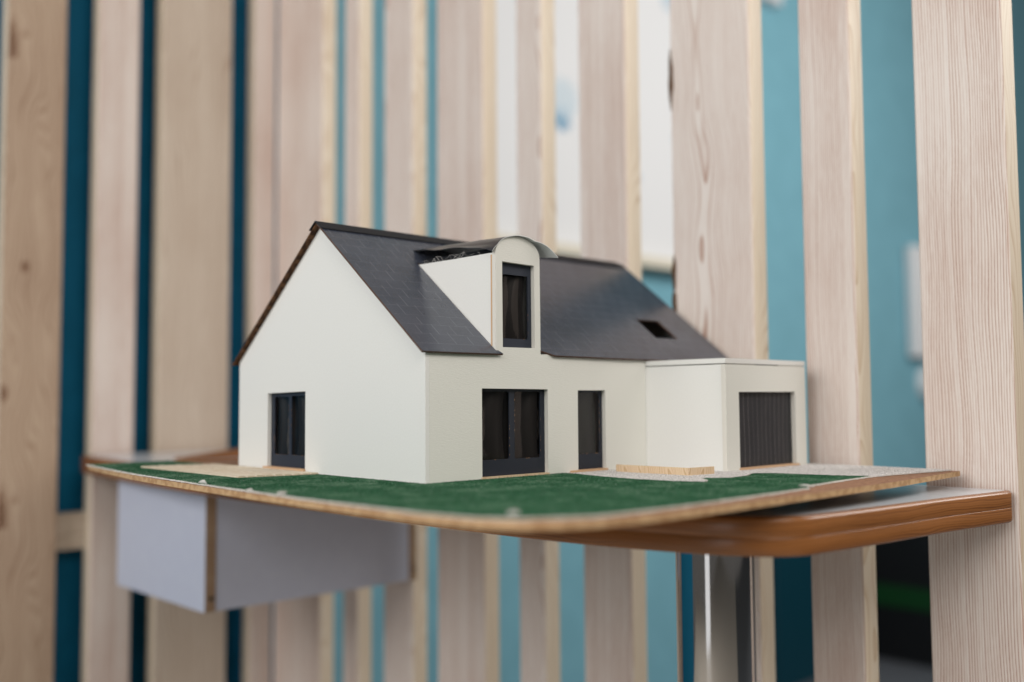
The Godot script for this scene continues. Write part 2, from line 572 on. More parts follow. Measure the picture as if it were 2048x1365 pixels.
func slats() -> void:
	var g := "upright pale timber slats of the right-hand screen"
	var R := [
		[-0.354, -0.251, "straight", "broad close-grained pale slat at the right, beside the rounded table end", 0.02],
		[-0.169, -0.098, "straight", "narrow pale slat between the garage's right side and the broadest-grained slat", 0.31],
		[-0.0216, 0.113, "flame", "wide ash slat with dark bark on its left edge, above the skylight", 0.0],
		[0.200, 0.298, "straight", "pale slat left of the bark-edged wide one, between two white gaps", 0.52],
		[0.383, 0.444, "flame", "narrow pale slat straight above the dormer, white board on both sides", 0.23],
		[0.531, 0.661, "straight", "wide grey-pink slat over the left of the dormer, blue gap on its left", 0.71],
		[0.735, 0.828, "flame", "medium slat above the middle of the left roof slope, blue gaps both sides", 0.44],
		[0.917, 0.969, "straight", "thinnest brownish slat of the right-hand screen, above the left roof end", 0.13],
		[1.056, 1.247, "straight", "corner slat with bright pale side, just above the ridge's left tip", 0.83],
	]
	for r in R:
		var o := slat(false, r[0], r[1], M[r[2]], r[3], g, r[4])
		if r[2] == "flame" and r[0] < 0.0:
			for b in [[0.113, 0.555, 0.045], [0.1125, 0.265, 0.030], [0.1125, 0.222, 0.022]]:
				var st := new_st()
				lump(st, P(WALL_X + 0.003, b[1], b[0] - 0.001), Vector3(0.0062, b[2], 0.0048), 9, 7, int(b[1] * 1000))
				obj("bark", [[st, M.bark]], o)
	var g2 := "upright slats of the left-hand screen"
	var L := [
		[-0.033, 0.077, "knotty", "brown knotty slat at the far left edge of the picture", 0.05],
		[0.141, 0.225, "straight", "narrower pale slat behind the table's left corner", 0.4],
		[0.274, 0.435, "brown_wood", "wide tan slat left of the house, behind its left eave", 0.65],
		[0.492, 0.546, "straight", "pale slat closing the left screen at the room corner", 0.9],
	]
	for l in L:
		slat(true, l[0], l[1], M[l[2]], l[3], g2, l[4])
	var rail := new_st()
	var a := P(-0.4, -0.2073, 1.2875)
	var b := P(0.53, -0.1358, 1.318)
	for f in [[Vector3(0, 0, 1), a.z], [Vector3(0, 0, -1), b.z]]:
		quad(rail, Vector3(a.x, a.y, f[1]), Vector3(b.x, a.y, f[1]), Vector3(b.x, b.y, f[1]), Vector3(a.x, b.y, f[1]), f[0], Vector2(a.y, a.x), Vector2(a.y, b.x), Vector2(b.y, b.x), Vector2(b.y, a.x))
	for f in [[Vector3.UP, b.y], [Vector3.DOWN, a.y]]:
		quad(rail, Vector3(a.x, f[1], a.z), Vector3(b.x, f[1], a.z), Vector3(b.x, f[1], b.z), Vector3(a.x, f[1], b.z), f[0], Vector2(0, a.x), Vector2(0, b.x), Vector2(0.03, b.x), Vector2(0.03, a.x))
	tag(obj("rail", [[rail, M.brown_wood]]), "short visible length of level timber rail behind the two leftmost slats", "rail")

# uneven rounded lump
func lump(st: SurfaceTool, c: Vector3, r: Vector3, nu: int, nv: int, seed_value: int) -> void:
	var p := func(i: int, j: int) -> Vector3:
		var a := TAU * (i % nu) / nu
		var b := PI * j / nv - PI / 2
		var d := Vector3(cos(a) * cos(b), sin(b), sin(a) * cos(b))
		return c + d * r * (1.0 + 0.35 * n1.get_noise_3d(d.x * 1.7 + seed_value, d.y * 1.7, d.z * 1.7))
	for i in nu:
		for j in nv:
			var q := [p.call(i, j), p.call(i + 1, j), p.call(i + 1, j + 1), p.call(i, j + 1)]
			quad(st, q[0], q[1], q[2], q[3], (q[0] + q[2]) / 2 - c)

func smooth_loop(points: Array, per: int) -> PackedVector2Array:
	# Catmull-Rom through the points; a doubled point keeps a corner
	var out := PackedVector2Array()
	var n := points.size()
	for i in n:
		var p1: Vector2 = points[i]
		var p2: Vector2 = points[(i + 1) % n]
		if p1.distance_to(p2) < 1e-6:
			continue
		var p0: Vector2 = points[(i - 1 + n) % n]
		var p3: Vector2 = points[(i + 2) % n]
		for k in per:
			var t := float(k) / per
			out.append(0.5 * ((2.0 * p1) + (p2 - p0) * t + (2.0 * p0 - 5.0 * p1 + 4.0 * p2 - p3) * t * t + (3.0 * p1 - p0 - 3.0 * p2 + p3) * t * t * t))
	return out

func table_outline() -> PackedVector2Array:
	var c := [Vector2(0.118, 1.242), Vector2(0.118, 1.242), Vector2(0.100, 1.06), Vector2(0.080, 0.84), Vector2(0.064, 0.588), Vector2(0.064, 0.34), Vector2(0.068, 0.10), Vector2(0.074, -0.03), Vector2(0.088, -0.15), Vector2(0.112, -0.243), Vector2(0.135, -0.290), Vector2(0.163, -0.314), Vector2(0.20, -0.3215), Vector2(0.30, -0.331), Vector2(0.40, -0.338), Vector2(0.515, -0.351), Vector2(0.538, -0.3505), Vector2(0.5465, -0.341), Vector2(0.5465, -0.30), Vector2(0.5465, -0.30), Vector2(0.5465, 1.242), Vector2(0.5465, 1.242)]
	return smooth_loop(c, 5)

func table() -> void:
	var t := thing("wall_table", "pale grey laminate table with rounded brown wooden edge and metal post", "table")
	var loop := table_outline()
	if Geometry2D.is_polygon_clockwise(loop):
		loop.reverse()
	var n := loop.size()
	var nrm := PackedVector2Array()
	for i in n:
		var a := loop[(i - 1 + n) % n]
		var b := loop[(i + 1) % n]
		nrm.append(Vector2((b - a).y, -(b - a).x).normalized())
	# edge profile: (outward offset from the loop, height), groove at mid height
	var prof := [Vector2(-0.007, 0.0), Vector2(-0.0032, -0.0003), Vector2(-0.001, -0.0014), Vector2(0, -0.0036), Vector2(0, -0.0177), Vector2(-0.0001, -0.0179), Vector2(-0.0003, -0.0181), Vector2(-0.0003, -0.0182), Vector2(-0.0001, -0.0184), Vector2(0, -0.0186), Vector2(0, -0.0314), Vector2(-0.001, -0.0336), Vector2(-0.0032, -0.0347), Vector2(-0.007, -0.035)]
	var st := SurfaceTool.new()
	st.begin(Mesh.PRIMITIVE_TRIANGLES)
	st.set_smooth_group(1)
	var run := 0.0
	for i in n:
		var j := (i + 1) % n
		var r2 := run + loop[i].distance_to(loop[j])
		var pr := 0.0
		for k in prof.size() - 1:
			var p: Vector2 = prof[k]
			var q: Vector2 = prof[k + 1]
			var pr2 := pr + p.distance_to(q)
			var a := loop[i] + nrm[i] * p.x
			var b := loop[j] + nrm[j] * p.x
			var c := loop[j] + nrm[j] * q.x
			var d := loop[i] + nrm[i] * q.x
			var hint := P(nrm[i].x, 0, nrm[i].y)
			hint.y = 0.6 if k < 3 else (-0.6 if k > 9 else 0.0)
			quad(st, P(a.x, TABLE_Y + p.y, a.y), P(b.x, TABLE_Y + p.y, b.y), P(c.x, TABLE_Y + q.y, c.y), P(d.x, TABLE_Y + q.y, d.y), hint, Vector2(pr, run), Vector2(pr, r2), Vector2(pr2, r2), Vector2(pr2, run))
			pr = pr2
		run = r2
	obj("wooden_edge", [[st, M.varnish]], t)
	var mm_loop := PackedVector2Array()
	for i in n:
		mm_loop.append(loop[i] * 1000.0)
	var inner := Array(Geometry2D.offset_polygon(mm_loop, -6.7, Geometry2D.JOIN_ROUND)[0])
	plate("tabletop", inner, [], TABLE_T - 0.0004, P(0, TABLE_Y, 0), Vector3(1, 0, 0), Vector3(0, 0, -1), Vector3.UP, M.laminate, M.under, M.under, t)
	var post := CylinderMesh.new()
	post.top_radius = 0.0385
	post.bottom_radius = 0.0385
	post.height = TABLE_Y - TABLE_T - FLOOR_Y - 0.012
	post.radial_segments = 96
	post.material = M.chrome
	var pm := MeshInstance3D.new()
	pm.name = "leg"
	pm.mesh = post
	t.add_child(pm, true)
	pm.position = P(0.2187, FLOOR_Y + 0.006 + post.height / 2, -0.185)
	var flange := CylinderMesh.new()
	flange.top_radius = 0.06
	flange.bottom_radius = 0.05
	flange.height = 0.006
	flange.radial_segments = 64
	flange.material = M.chrome
	var fm := MeshInstance3D.new()
	fm.name = "mounting_plate"
	fm.mesh = flange
	t.add_child(fm, true)
	fm.position = P(0.2187, TABLE_Y - TABLE_T - 0.003, -0.185)
	# stained offcut lying on the table behind the model
	var bt := new_st()
	var A := [P(0.158, TABLE_Y + 0.0004, 0.885), P(0.535, TABLE_Y + 0.0004, 0.985), P(0.535, TABLE_Y + 0.0004, 1.01), P(0.158, TABLE_Y + 0.0004, 0.91)]
	var hts := [0.006, 0.034, 0.034, 0.006]
	var B := []
	for i in 4:
		B.append(A[i] + Vector3.UP * hts[i])
	var mid: Vector3 = (A[0] + A[2]) / 2
	for i in 4:
		var j := (i + 1) % 4
		quad(bt, A[i], A[j], B[j], B[i], (A[i] + A[j]) / 2 - mid, Vector2(0, 0), Vector2(0, 0.4), Vector2(0.03, 0.4), Vector2(0.03, 0))
	quad(bt, B[0], B[1], B[2], B[3], Vector3.UP, Vector2(0, 0), Vector2(0, 0.4), Vector2(0.025, 0.4), Vector2(0.025, 0))
	quad(bt, A[0], A[1], A[2], A[3], Vector3.DOWN)
	tag(obj("wooden_batten", [[bt, M.varnish]]), "tapered brown stained batten on the table behind the house's left end", "batten")

func under_box() -> void:
	var t := thing("under_table_box", "pale grey panel box with brown edges hanging under the table's left part", "box")
	var top := TABLE_Y - TABLE_T - 0.001
	var bot := -0.2485
	var x0 := 0.1225
	var x1 := 0.543
	var z0 := 0.7165
	var z1 := 1.066
	var th := 0.018
	for s in 2:
		var xa := x0 if s == 0 else x1 - th
		var o := plate("side_panel", rect(0, bot * 1000, (z1 - z0) * 1000, top * 1000), [], th, P(xa, 0, z0), Vector3(0, 0, -1), Vector3.UP, Vector3(-1, 0, 0), M.grey_panel, M.panel_edge, M.grey_panel, t)
		var c := CylinderMesh.new()
		c.top_radius = 0.0036
		c.bottom_radius = 0.0036
		c.height = 0.001
		c.radial_segments = 16
		c.material = M.black_hole
		var cm := MeshInstance3D.new()
		cm.name = "screw"
		cm.mesh = c
		o.add_child(cm, true)
		cm.position = P(xa + 0.0105, bot + 0.021, z0 - 0.0004)
		cm.rotation.x = PI / 2
	box("front_panel", P(x0 + th + 0.0003, bot, z0 + 0.0012), P(x1 - th - 0.0003, top, z0 + 0.016), M.grey_panel, t)
	box("bottom_panel", P(x0 + th + 0.0003, bot + 0.001, z0 + 0.0165), P(x1 - th - 0.0003, bot + 0.017, z1 - 0.001), M.grey_panel, t)

func board_outline() -> Array:
	return [Vector2(-111, 584), Vector2(-126, 480), Vector2(-141, 371), Vector2(-150, 270), Vector2(-156, 165), Vector2(-162, 55), Vector2(-165, -46), Vector2(-165.5, -130), Vector2(-163, -205), Vector2(-156, -252), Vector2(-141, -283), Vector2(-119, -302), Vector2(-92, -313), Vector2(-50, -319), Vector2(5, -321), Vector2(161, -318.5), Vector2(342, -314), Vector2(532, -298), Vector2(535, -100), Vector2(535, 584)]

func board() -> void:
	var t := thing("baseboard", "thin plywood baseboard with rounded front corner under the house model", "baseboard")
	plate("board", board_outline(), [], 0.0055, P(0, 0, 0), Vector3(1, 0, 0), Vector3(0, 0, -1), Vector3.UP, M.board_top, M.board_edge, M.board_under, t)
	for z in [0.0, 0.36]:
		box("support", P(0.12, TABLE_Y + 0.0003, z), P(0.5, -0.0057, z + 0.03), M.raw, t)

# thin sheet glued on the board: flat middle, slightly lifted and torn rim with a paper edge
func sheet(called: String, pts: Array, y: float, t: float, lift: float, top: Material, rim: Material, label: String, category: String, ragged := 1.0) -> MeshInstance3D:
	var fine := PackedVector2Array()
	var n := pts.size()
	for i in n:
		var a: Vector2 = pts[i]
		var b: Vector2 = pts[(i + 1) % n]
		var k := maxi(1, int(a.distance_to(b) / 4.0))
		for m in k:
			var q := a.lerp(b, float(m) / k)
			var nn := (b - a).orthogonal().normalized()
			fine.append(q + nn * ragged * (0.9 * n1.get_noise_2d(q.x * 0.11 + 50, q.y * 0.11) + 0.7 * n1.get_noise_2d(q.x * 0.5, q.y * 0.5 + 90)))
	if Geometry2D.is_polygon_clockwise(fine):
		fine.reverse()
	var st := new_st()
	var se := new_st()
	var idx := Geometry2D.triangulate_polygon(fine)
	var hy := func(q: Vector2, i: int) -> float:
		return y + t + lift * maxf(0.0, n1.get_noise_2d(q.x * 0.035 + 13.0, q.y * 0.035) - 0.02) * (0.7 + 0.6 * absf(n1.get_noise_2d(q.x * 0.3, q.y * 0.3)))
	# rim strip: from the outline to 7 mm inside
	var m := fine.size()
	var inn := PackedVector2Array()
	for i in m:
		var a := fine[(i - 2 + m) % m]
		var b := fine[(i + 2) % m]
		var nn := Vector2((b - a).y, -(b - a).x).normalized()
		inn.append(fine[i] - nn * 6.0)
	var ii := Geometry2D.triangulate_polygon(inn)
	var use := inn
	var with_rim := not ii.is_empty()
	if not with_rim:
		use = fine
		ii = idx
	for k in range(0, ii.size(), 3):
		var q := [use[ii[k]], use[ii[k + 1]], use[ii[k + 2]]]
		tri(st, P(q[0].x * 0.001, y + t, q[0].y * 0.001), P(q[1].x * 0.001, y + t, q[1].y * 0.001), P(q[2].x * 0.001, y + t, q[2].y * 0.001), Vector3.UP, q[0] * 0.001, q[1] * 0.001, q[2] * 0.001)
	for i in m:
		var j := (i + 1) % m
		var ha: float = hy.call(fine[i], i) if with_rim else y + t
		var hb: float = hy.call(fine[j], j) if with_rim else y + t
		var a := P(fine[i].x * 0.001, ha, fine[i].y * 0.001)
		var b := P(fine[j].x * 0.001, hb, fine[j].y * 0.001)
		if with_rim:
			var c := P(inn[j].x * 0.001, y + t, inn[j].y * 0.001)
			var d := P(inn[i].x * 0.001, y + t, inn[i].y * 0.001)
			quad(st, a, b, c, d, Vector3.UP, fine[i] * 0.001, fine[j] * 0.001, inn[j] * 0.001, inn[i] * 0.001)
		var dn := Vector3.DOWN * (t - 0.0001)
		var e2 := fine[j] - fine[i]
		quad(se, a, b, b + dn, a + dn, P(e2.y, 0, -e2.x))
	var o := obj(called, [[st, top], [se, rim]])
	tag(o, label, category)
	return o

func scatter(called: String, parent: Node3D, region: PackedVector2Array, holes: Array, y: float, count: int, mesh: Mesh, size: Vector2, tone: Callable, upright: bool) -> void:
	var mm := MultiMesh.new()
	mm.transform_format = MultiMesh.TRANSFORM_3D
	mm.use_colors = true
	mm.mesh = mesh
	var lo := region[0]
	var hi := region[0]
	for p in region:
		lo = lo.min(p)
		hi = hi.max(p)
	var xf: Array[Transform3D] = []
	var spots: Array[Vector2] = []
	while xf.size() < count:
		var q := Vector2(rng.randf_range(lo.x, hi.x), rng.randf_range(lo.y, hi.y))
		if not Geometry2D.is_point_in_polygon(q, region):
			continue
		var bad := false
		for h in holes:
			if q.x > h[0] and q.x < h[2] and q.y > h[1] and q.y < h[3]:
				bad = true
		if bad:
			continue
		var s := rng.randf_range(size.x, size.y)
		var b := Basis(Vector3.UP, rng.randf() * TAU)
		if upright:
			b = b * Basis(Vector3.RIGHT, rng.randf_range(-0.7, 0.7))
		else:
			b = Basis(Vector3(rng.randf_range(-1, 1), rng.randf_range(-1, 1), rng.randf_range(-1, 1)).normalized(), rng.randf() * TAU)
		xf.append(Transform3D(b.scaled(Vector3.ONE * s), P(q.x * 0.001, y, q.y * 0.001)))
		spots.append(q)
	mm.instance_count = xf.size()
	for i in xf.size():
		mm.set_instance_transform(i, xf[i])
		mm.set_instance_color(i, tone.call(spots[i]))
	var o := MultiMeshInstance3D.new()
	o.name = called
	o.multimesh = mm
	o.set_meta("kind", "stuff")
	parent.add_child(o, true)

func ground_sheets() -> void:
	var lawn := [Vector2(-113, 580), Vector2(-139, 371), Vector2(-153, 165), Vector2(-162, -46), Vector2(-160, -200), Vector2(-152, -248), Vector2(-136, -276), Vector2(-90, -303), Vector2(-20, -306), Vector2(60, -304), Vector2(150, -299), Vector2(214, -294), Vector2(225, -283), Vector2(300, -274), Vector2(377, -269), Vector2(362, -240), Vector2(347, -172), Vector2(330, -158), Vector2(300, -172), Vector2(262, -176), Vector2(239, -158), Vector2(222, -176), Vector2(203, -190), Vector2(190, -160), Vector2(182, -114), Vector2(188, -60), Vector2(198, -10), Vector2(198, 3), Vector2(-1, 3), Vector2(-1, 580)]
	var o := sheet("turf_sheet", lawn, 0.0002, 0.0014, 0.014, M.turf, M.paper, "green flocked turf sheet with torn paper edges around the house model", "artificial turf", 3.6)
	var back := Geometry2D.offset_polygon(PackedVector2Array(lawn.slice(0, 27)), 1.3, Geometry2D.JOIN_ROUND)
	var paper := sheet("paper_backing", Array(back[0]), 0.0001, 0.0005, 0.0, M.paper, M.paper, "", "", 3.2)
	paper.remove_meta("label")
	paper.remove_meta("category")
	paper.reparent(o)
	for f in [[-150.5, 168.0, 0.022, 0.0042], [-157.0, 60.0, 0.016, 0.0022], [222.0, -286.0, 0.02, 0.002]]:
		var fl := new_st()
		var c := P(f[0] * 0.001, 0.0015, f[1] * 0.001)
		var rows := 5
		for k in rows:
			var t0 := float(k) / rows
			var t1 := float(k + 1) / rows
			for side in 2:
				var wa := Vector3(0, 0, f[2] * (1.0 - t0 * 0.8) * (0.5 if side else -0.5))
				var wb := Vector3(0, 0, f[2] * (1.0 - t1 * 0.8) * (0.5 if side else -0.5))
				var la := Vector3(-0.003 * t0 + 0.004 * t0 * t0, f[3] * t0 * (1.2 - 0.3 * t0), 0)
				var lb := Vector3(-0.003 * t1 + 0.004 * t1 * t1, f[3] * t1 * (1.2 - 0.3 * t1), 0)
				quad(fl, c + la, c + la + wa, c + lb + wb, c + lb, LEFT)
		obj("torn_flap", [[fl, M.paper]], o)
	var blade := ArrayMesh.new()
	var st := new_st()
	tri(st, Vector3(-0.00022, 0, 0), Vector3(0.00022, 0, 0), Vector3(0.0001, 0.0012, 0.0002), Vector3(0, 0, 1))
	tri(st, Vector3(0, 0, -0.0002), Vector3(0, 0, 0.0002), Vector3(-0.0002, 0.0010, 0.0), Vector3(1, 0, 0))
	st.generate_normals()
	st.commit(blade)
	blade.surface_set_material(0, M.blade)
	var tone := func(q: Vector2) -> Color:
		if rng.randf() < 0.02:
			return Color(0.42, 0.47, 0.42)
		var worn := smoothstep(-0.15, 0.5, n1.get_noise_2d(q.x * 0.016 + 7.0, q.y * 0.016) + 0.7 * n1.get_noise_2d(q.x * 0.09, q.y * 0.09 + 3.0))
		var c := Color(0.006, 0.042, 0.019).lerp(Color(0.082, 0.215, 0.125), pow(rng.randf(), 1.5))
		return c.lerp(Color(0.2, 0.31, 0.22), 0.7 * worn)
	var reg := PackedVector2Array(lawn)
	scatter("flock", o, reg, [[-92, 195, 2, 470]], 0.0011, 120000, blade, Vector2(0.6, 1.5), tone, true)
	var grit := [Vector2(199, 2), Vector2(197, -20), Vector2(186, -70), Vector2(184, -114), Vector2(191, -158), Vector2(204, -186), Vector2(222, -172), Vector2(241, -155), Vector2(264, -172), Vector2(300, -168), Vector2(332, -154), Vector2(350, -170), Vector2(366, -236), Vector2(384, -272), Vector2(430, -276), Vector2(500, -286), Vector2(531, -290), Vector2(532, -100), Vector2(532, 20), Vector2(516, 20), Vector2(515, 2)]
	var g := sheet("gravel_sheet", grit, 0.0002, 0.0009, 0.001, M.grit_sheet, M.paper, "pale grey gritty path sheet in front of door and garage", "gravel path")
	var chip := SphereMesh.new()
	chip.radius = 0.00045
	chip.height = 0.0008
	chip.radial_segments = 5
	chip.rings = 3
	var gm := mat(Color(1, 1, 1), 0.8, 0.4)
	gm.vertex_color_use_as_albedo = true
	chip.material = gm
	var gtone := func(_q: Vector2) -> Color:
		var k := rng.randf_range(0.35, 0.8)
		return Color(k, k * 0.965, k * 0.95)
	scatter("gravel", g, PackedVector2Array(grit), [], 0.0012, 30000, chip, Vector2(0.4, 1.15), gtone, false)
	# terrace of grooved planks beside the gable
	var d := thing("terrace_deck", "pale wooden plank terrace beside the gable window", "deck")
	var w := 9.9
	for i in 9:
		var xa := -1.2 - (i + 1) * w
		var za := 191.0 + 2.6 * i + rng.randf_range(-1.2, 1.2)
		var zb := 440.0 + 3.0 * i + rng.randf_range(-1.0, 1.0)
		plank(d, xa + 0.35, xa + w - 0.35, za, zb, 0.0014, 0.0034 + rng.randf_range(-0.0002, 0.0003))
	# edging of raw wood between door and garage
	var e := thing("planter_border", "low raw-wood planter border between small door and garage", "planter")
	plate("side_board", rect(-25, 0.4, -122.6, 9.2), [], 0.0025, P(0.2551, 0, 0), Vector3(-0.054, 0, -1).normalized(), Vector3.UP, Vector3(-1, 0, 0.054).normalized(), M.raw, M.raw, M.raw, e)
	plate("front_board", rect(0, 0.4, 40.5, 9.2), [], 0.0025, P(0.2616, 0, -0.1228), Vector3(1, 0, 0.12).normalized(), Vector3.UP, Vector3(-0.12, 0, 1).normalized(), M.raw, M.raw, M.raw, e)
	# bits of fluff
	for f in [[-128.0, -262.0, 0.0026, "white fluff on the turf near the baseboard's front corner", 3], [-158.0, 2.0, 0.0018, "small white fluff at the turf's left edge below the gable", 8]]:
		var fs := new_st()
		for k in 26:
			var c := P(f[0] * 0.001 + rng.randf_range(-0.0028, 0.0028), 0.0022 + rng.randf() * f[2], f[1] * 0.001 + rng.randf_range(-0.0028, 0.0028))
			lump(fs, c, Vector3(rng.randf_range(0.0006, 0.0018), rng.randf_range(0.0005, 0.0014), rng.randf_range(0.0006, 0.0018)), 6, 4, k + f[4])
		tag(obj("fluff", [[fs, M.paper]]), f[3], "fluff")

func plank(parent: Node3D, xa: float, xb: float, za: float, zb: float, y0: float, y1: float) -> void:
	var st := new_st()
	var e := 1.3
	var prof := [Vector2(xa, y0), Vector2(xa, y1 - 0.0008), Vector2(xa + e, y1), Vector2(xb - e, y1), Vector2(xb, y1 - 0.0008), Vector2(xb, y0)]
	var uo := rng.randf() * 0.2
	for i in prof.size() - 1:
		var p: Vector2 = prof[i]
		var q: Vector2 = prof[i + 1]
		var n := Vector3(-(q.y - p.y) * 1000.0, (q.x - p.x), 0)
		quad(st, P(p.x * 0.001, p.y, za * 0.001), P(q.x * 0.001, q.y, za * 0.001), P(q.x * 0.001, q.y, zb * 0.001), P(p.x * 0.001, p.y, zb * 0.001), n, Vector2(p.x * 0.001 + uo, za * 0.001), Vector2(q.x * 0.001 + uo, za * 0.001), Vector2(q.x * 0.001 + uo, zb * 0.001), Vector2(p.x * 0.001 + uo, zb * 0.001))
	for z in [za, zb]:
		var n := Vector3(0, 0, 1 if z == za else -1)
		for i in range(1, prof.size() - 1):
			tri(st, P(prof[0].x * 0.001, prof[0].y, z * 0.001), P(prof[i].x * 0.001, prof[i].y, z * 0.001), P(prof[i + 1].x * 0.001, prof[i + 1].y, z * 0.001), n)
	obj("plank", [[st, M.deck]], parent)

# ---------------------------------------------------------------- the model house
const XP := Vector3(1, 0, 0)
const ZI := Vector3(0, 0, -1)
const FRONT := Vector3(0, 0, 1)
const LEFT := Vector3(-1, 0, 0)

# bowed glossy pane in the plane o + u*x + v*y (mm)
func pane(parent: Node3D, x0: float, y0: float, x1: float, y1: float, o: Vector3, u: Vector3, v: Vector3, w: Vector3, bow: float, seed_value: int) -> void:
	var st := SurfaceTool.new()
	st.begin(Mesh.PRIMITIVE_TRIANGLES)
	st.set_smooth_group(1)
	var nx := 14
	var ny := 14
	var p := func(i: int, j: int) -> Vector3:
		var a := float(i) / nx
		var b := float(j) / ny
		var h := -bow * (1.0 - pow(2.0 * a - 1.0, 2.0)) + 0.0007 * n1.get_noise_2d(a * 0.8 + seed_value, b * 0.6)
		return o + u * lerpf(x0, x1, a) * 0.001 + v * lerpf(y0, y1, b) * 0.001 + w * (h - 0.0008)
	for i in nx:
		for j in ny:
			quad(st, p.call(i, j), p.call(i + 1, j), p.call(i + 1, j + 1), p.call(i, j + 1), w)
	obj("pane", [[st, M.pane]], parent)

func chip_edges(parent: Node3D, segs: Array, o: Vector3, u: Vector3, v: Vector3, w: Vector3, chance: float) -> void:
	# places where the paint has come off the cut edge of a frame
	var st := new_st()
	for s in segs:
		var a: Vector2 = s[0]
		var b: Vector2 = s[1]
		var n := int(a.distance_to(b) / 1.6)
		for k in n:
			if rng.randf() > chance:
				continue
			var p := a.lerp(b, float(k) / n)
			var q := a.lerp(b, float(k + 1) / n)
			var wd := rng.randf_range(0.12, 0.36)
			var nn := (b - a).orthogonal().normalized() * wd
			var c := [p - nn, q - nn * 0.6, q + nn, p + nn * 0.7]
			quad(st, o + (u * c[0].x + v * c[0].y) * 0.001 + w * 0.0003, o + (u * c[1].x + v * c[1].y) * 0.001 + w * 0.0003, o + (u * c[2].x + v * c[2].y) * 0.001 + w * 0.0003, o + (u * c[3].x + v * c[3].y) * 0.001 + w * 0.0003, w)
	obj("bare_edge", [[st, M.chip]], parent).set_meta("kind", "stuff")

func rounded(x0: float, y0: float, x1: float, y1: float, r: float) -> Array:
	var out := []
	for c in [[x1 - r, y1 - r, 0.0], [x0 + r, y1 - r, 90.0], [x0 + r, y0 + r, 180.0], [x1 - r, y0 + r, 270.0]]:
		for k in 4:
			var a := deg_to_rad(c[2] + 30.0 * k)
			out.append(Vector2(c[0] + r * cos(a), c[1] + r * sin(a)))
	return out

